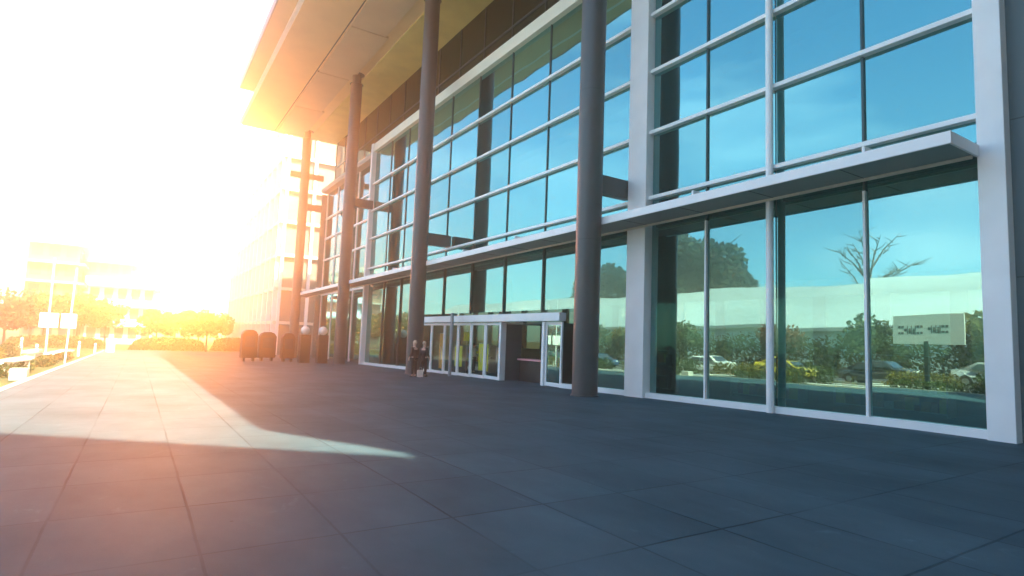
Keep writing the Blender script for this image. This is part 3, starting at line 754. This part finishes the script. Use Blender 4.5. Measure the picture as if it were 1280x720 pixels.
# ------------------------------------------------------------------ parked cars across the verge (mirrored in the glass)
def carpaint(name, c): return mat(name, c, .22, var=.02, spec=.7)
paints = [carpaint('car_silver', (.45, .47, .50)), carpaint('car_grey', (.05, .055, .06)), carpaint('car_yellow', (.65, .48, .05)), carpaint('car_white', (.75, .75, .75)), carpaint('car_blue', (.04, .10, .22)), carpaint('car_green', (.05, .14, .09))]
def car(x, y, rz, paint, label):
    o = empty('parked_car', (x, y, gz(y)-.10), label, 'car', 'cars parked along the road', rz)
    prof = [(-2.15,.30),(-2.18,.62),(-2.05,.86),(-1.25,.95),(-.62,1.38),(.85,1.42),(1.65,1.02),(2.08,.95),(2.16,.62),(2.1,.30),(1.72,.28),(1.62,.55),(1.38,.68),(1.12,.55),(1.02,.26),(-1.02,.26),(-1.12,.55),(-1.38,.68),(-1.62,.55),(-1.72,.28)]
    bm = bmesh.new(); ring = []
    for s in (-1, 1):
        ring.append([bm.verts.new((px, s*(.86 if pz < .97 else .68), pz)) for px, pz in prof])
    n = len(prof)
    for i in range(n):
        j = (i+1) % n; bm.faces.new((ring[0][i], ring[0][j], ring[1][j], ring[1][i]))
    bm.faces.new(ring[0][::-1]); bm.faces.new(ring[1])
    bmesh.ops.recalc_face_normals(bm, faces=bm.faces)
    me = bpy.data.meshes.new('body'); bm.to_mesh(me); bm.free(); me.materials.append(paint)
    bo = bpy.data.objects.new('body', me); COL.objects.link(bo); bo.parent = o
    bv = bo.modifiers.new('bevel', 'BEVEL'); bv.width = .05; bv.segments = 3
    for s in (-1, 1):
        for (xa, xb, za, zb) in ((-1.0, -.05, -.52, -.05), (.03, 1.15, .03, .80)):
            w = MB()
            ya, yt = s*.845, s*.715
            w.hexa([(xa, ya-.02, 1.0), (xb, ya-.02, 1.0), (xb, ya+.02, 1.0), (xa, ya+.02, 1.0), (za, yt-.02, 1.33), (zb, yt-.02, 1.33), (zb, yt+.02, 1.33), (za, yt+.02, 1.33)])
            w.build('side_window', M['winglass'], o)
        for wx in (-1.37, 1.37):
            wh = MB(); wh.tube([(wx, s*.66, .32), (wx, s*.875, .32)], .32, 24); t = wh.build('wheel', M['rubber'], o, smooth=True)
            rm = MB(); rm.tube([(wx, s*.87, .32), (wx, s*.89, .32)], .19, 18); rm.build('rim', M['steel'], t)
        MB().ball((-2.12, s*.6, .70), .12, 12, 8, (.5, 1.3, .7)).build('headlight', M['globe'], o, smooth=True)
        MB().ball((2.10, s*.65, .74), .1, 12, 8, (.5, 1.2, .8)).build('tail_light', M['redroof'], o, smooth=True)
    MB().hexa([(-1.24,-.7,.99),(-1.20,-.7,.97),(-1.20,.7,.97),(-1.24,.7,.99),(-.70,-.62,1.36),(-.66,-.62,1.34),(-.66,.62,1.34),(-.70,.62,1.36)]).build('windscreen', M['winglass'], o)
for i, (y, nm) in enumerate(((13, 'silver'), (19.5, 'dark grey'), (26, 'yellow'), (33, 'white'), (47, 'blue'), (55, 'green'))):
    car(-12.4, y, math.pi/2, paints[i], nm + ' parked car beside the kerb across the verge')

# ------------------------------------------------------------------ haze
hz = MB().box(-60, 45, -45.5, 225, -2.6, 34).build('haze', [])
m, nt, out = newmat('haze_air')
v = N(nt, 'ShaderNodeVolumePrincipled'); nt.links.new(v.outputs[0], out.inputs['Volume'])
v.inputs['Color'].default_value = (1, .82, .64, 1); v.inputs['Density'].default_value = .0068; v.inputs['Anisotropy'].default_value = .91  # added air, tinted warm so the flare-like glow spreads over far things
hz.data.materials.append(m); tag(hz, kind='stuff', label='thin haze added and tinted warm to carry the glow at left', cat='haze')

# ------------------------------------------------------------------ sun and sky
S = Vector((.162, -.823, 1)).normalized()
el = math.asin(S.z); az = math.atan2(S.x, S.y)
sun = bpy.data.lights.new('sun', 'SUN'); sun.energy = 5.0; sun.angle = R(.45); sun.color = (1, .80, .56)
so = bpy.data.objects.new('sun', sun); COL.objects.link(so); so.rotation_euler = S.to_track_quat('Z', 'Y').to_euler()
so.location = (0, 0, 60)
w = bpy.data.worlds.new('World'); scene.world = w; w.use_nodes = True; nt = w.node_tree; nt.nodes.clear(); L = nt.links.new
out = N(nt, 'ShaderNodeOutputWorld')
sky = N(nt, 'ShaderNodeTexSky', sky_type='NISHITA'); sky.sun_disc = False; sky.sun_elevation = el; sky.sun_rotation = az
sky.air_density = 1.0; sky.dust_density = .6; sky.ozone_density = 2.5
SKY = .085
bg = N(nt, 'ShaderNodeBackground'); bg.inputs[1].default_value = SKY
tc = N(nt, 'ShaderNodeTexCoord')
# thin clouds
cn = N(nt, 'ShaderNodeTexNoise'); cn.inputs['Scale'].default_value = 2.2; cn.inputs['Detail'].default_value = 5
mp = N(nt, 'ShaderNodeMapping'); mp.inputs['Scale'].default_value = (1, 1, 4); L(tc.outputs['Generated'], mp.inputs[0]); L(mp.outputs[0], cn.inputs['Vector'])
cr = N(nt, 'ShaderNodeMapRange'); L(cn.outputs[0], cr.inputs[0]); cr.inputs[1].default_value = .48; cr.inputs[2].default_value = .75; cr.inputs[3].default_value = 0; cr.inputs[4].default_value = .45
cm = N(nt, 'ShaderNodeMix', data_type='RGBA'); L(cr.outputs[0], cm.inputs[0]); tn = N(nt, 'ShaderNodeVectorMath', operation='MULTIPLY'); L(sky.outputs[0], tn.inputs[0]); tn.inputs[1].default_value = (.60, .98, 1.05); L(tn.outputs[0], cm.inputs[6]); cm.inputs[7].default_value = (8, 8.6, 9, 1)
L(cm.outputs[2], bg.inputs[0])
# warm lobes added to the sky low at the left, imitating lens flare
ga, ge = R(6.0), R(10)
gd = (math.sin(ga)*math.cos(ge), math.cos(ga)*math.cos(ge), math.sin(ge))
nrm = N(nt, 'ShaderNodeVectorMath', operation='NORMALIZE'); L(tc.outputs['Generated'], nrm.inputs[0])
dt = N(nt, 'ShaderNodeVectorMath', operation='DOT_PRODUCT'); L(nrm.outputs[0], dt.inputs[0]); dt.inputs[1].default_value = gd
last = bg.outputs[0]
for (pw, colr, amp) in ((240, (1, .46, .06), 22.0), (70, (1, .20, .045), 8.6), (6, (1, .72, 1.0), .03)):
    mxx = N(nt, 'ShaderNodeMath', operation='MAXIMUM'); L(dt.outputs['Value'], mxx.inputs[0]); mxx.inputs[1].default_value = 0
    p = N(nt, 'ShaderNodeMath', operation='POWER'); L(mxx.outputs[0], p.inputs[0]); p.inputs[1].default_value = pw
    a = N(nt, 'ShaderNodeMath', operation='MULTIPLY'); L(p.outputs[0], a.inputs[0]); a.inputs[1].default_value = amp
    g = N(nt, 'ShaderNodeBackground'); g.inputs[0].default_value = (*colr, 1); L(a.outputs[0], g.inputs[1])
    ad = N(nt, 'ShaderNodeAddShader'); L(last, ad.inputs[0]); L(g.outputs[0], ad.inputs[1]); last = ad.outputs[0]
L(last, out.inputs[0])

# ------------------------------------------------------------------ camera
yaw, pitch, roll, f = R(32.6), R(5.17), R(2.14), 724.0
F = Vector((math.sin(yaw)*math.cos(pitch), math.cos(yaw)*math.cos(pitch), math.sin(pitch)))
r = Vector((math.cos(yaw), -math.sin(yaw), 0)); u = r.cross(F)
r2 = r*math.cos(roll) + u*math.sin(roll); u2 = -r*math.sin(roll) + u*math.cos(roll)
cam = bpy.data.cameras.new('camera'); co = bpy.data.objects.new('camera', cam); COL.objects.link(co)
cam.sensor_width = 36; cam.lens = f/1280*36; cam.clip_end = 5000; cam.clip_start = .05
co.matrix_world = Matrix(((r2.x, u2.x, -F.x, 0), (r2.y, u2.y, -F.y, 0), (r2.z, u2.z, -F.z, 1.6), (0, 0, 0, 1)))
scene.camera = co

scene.view_settings.view_transform = 'Standard'; scene.view_settings.look = 'None'
scene.view_settings.exposure = 2.75; scene.view_settings.gamma = 1
c = scene.cycles
c.use_denoising = True; c.max_bounces = 10; c.glossy_bounces = 6; c.transparent_max_bounces = 16; c.volume_bounces = 1
c.transmission_bounces = 6; c.diffuse_bounces = 4; c.sample_clamp_indirect = 8
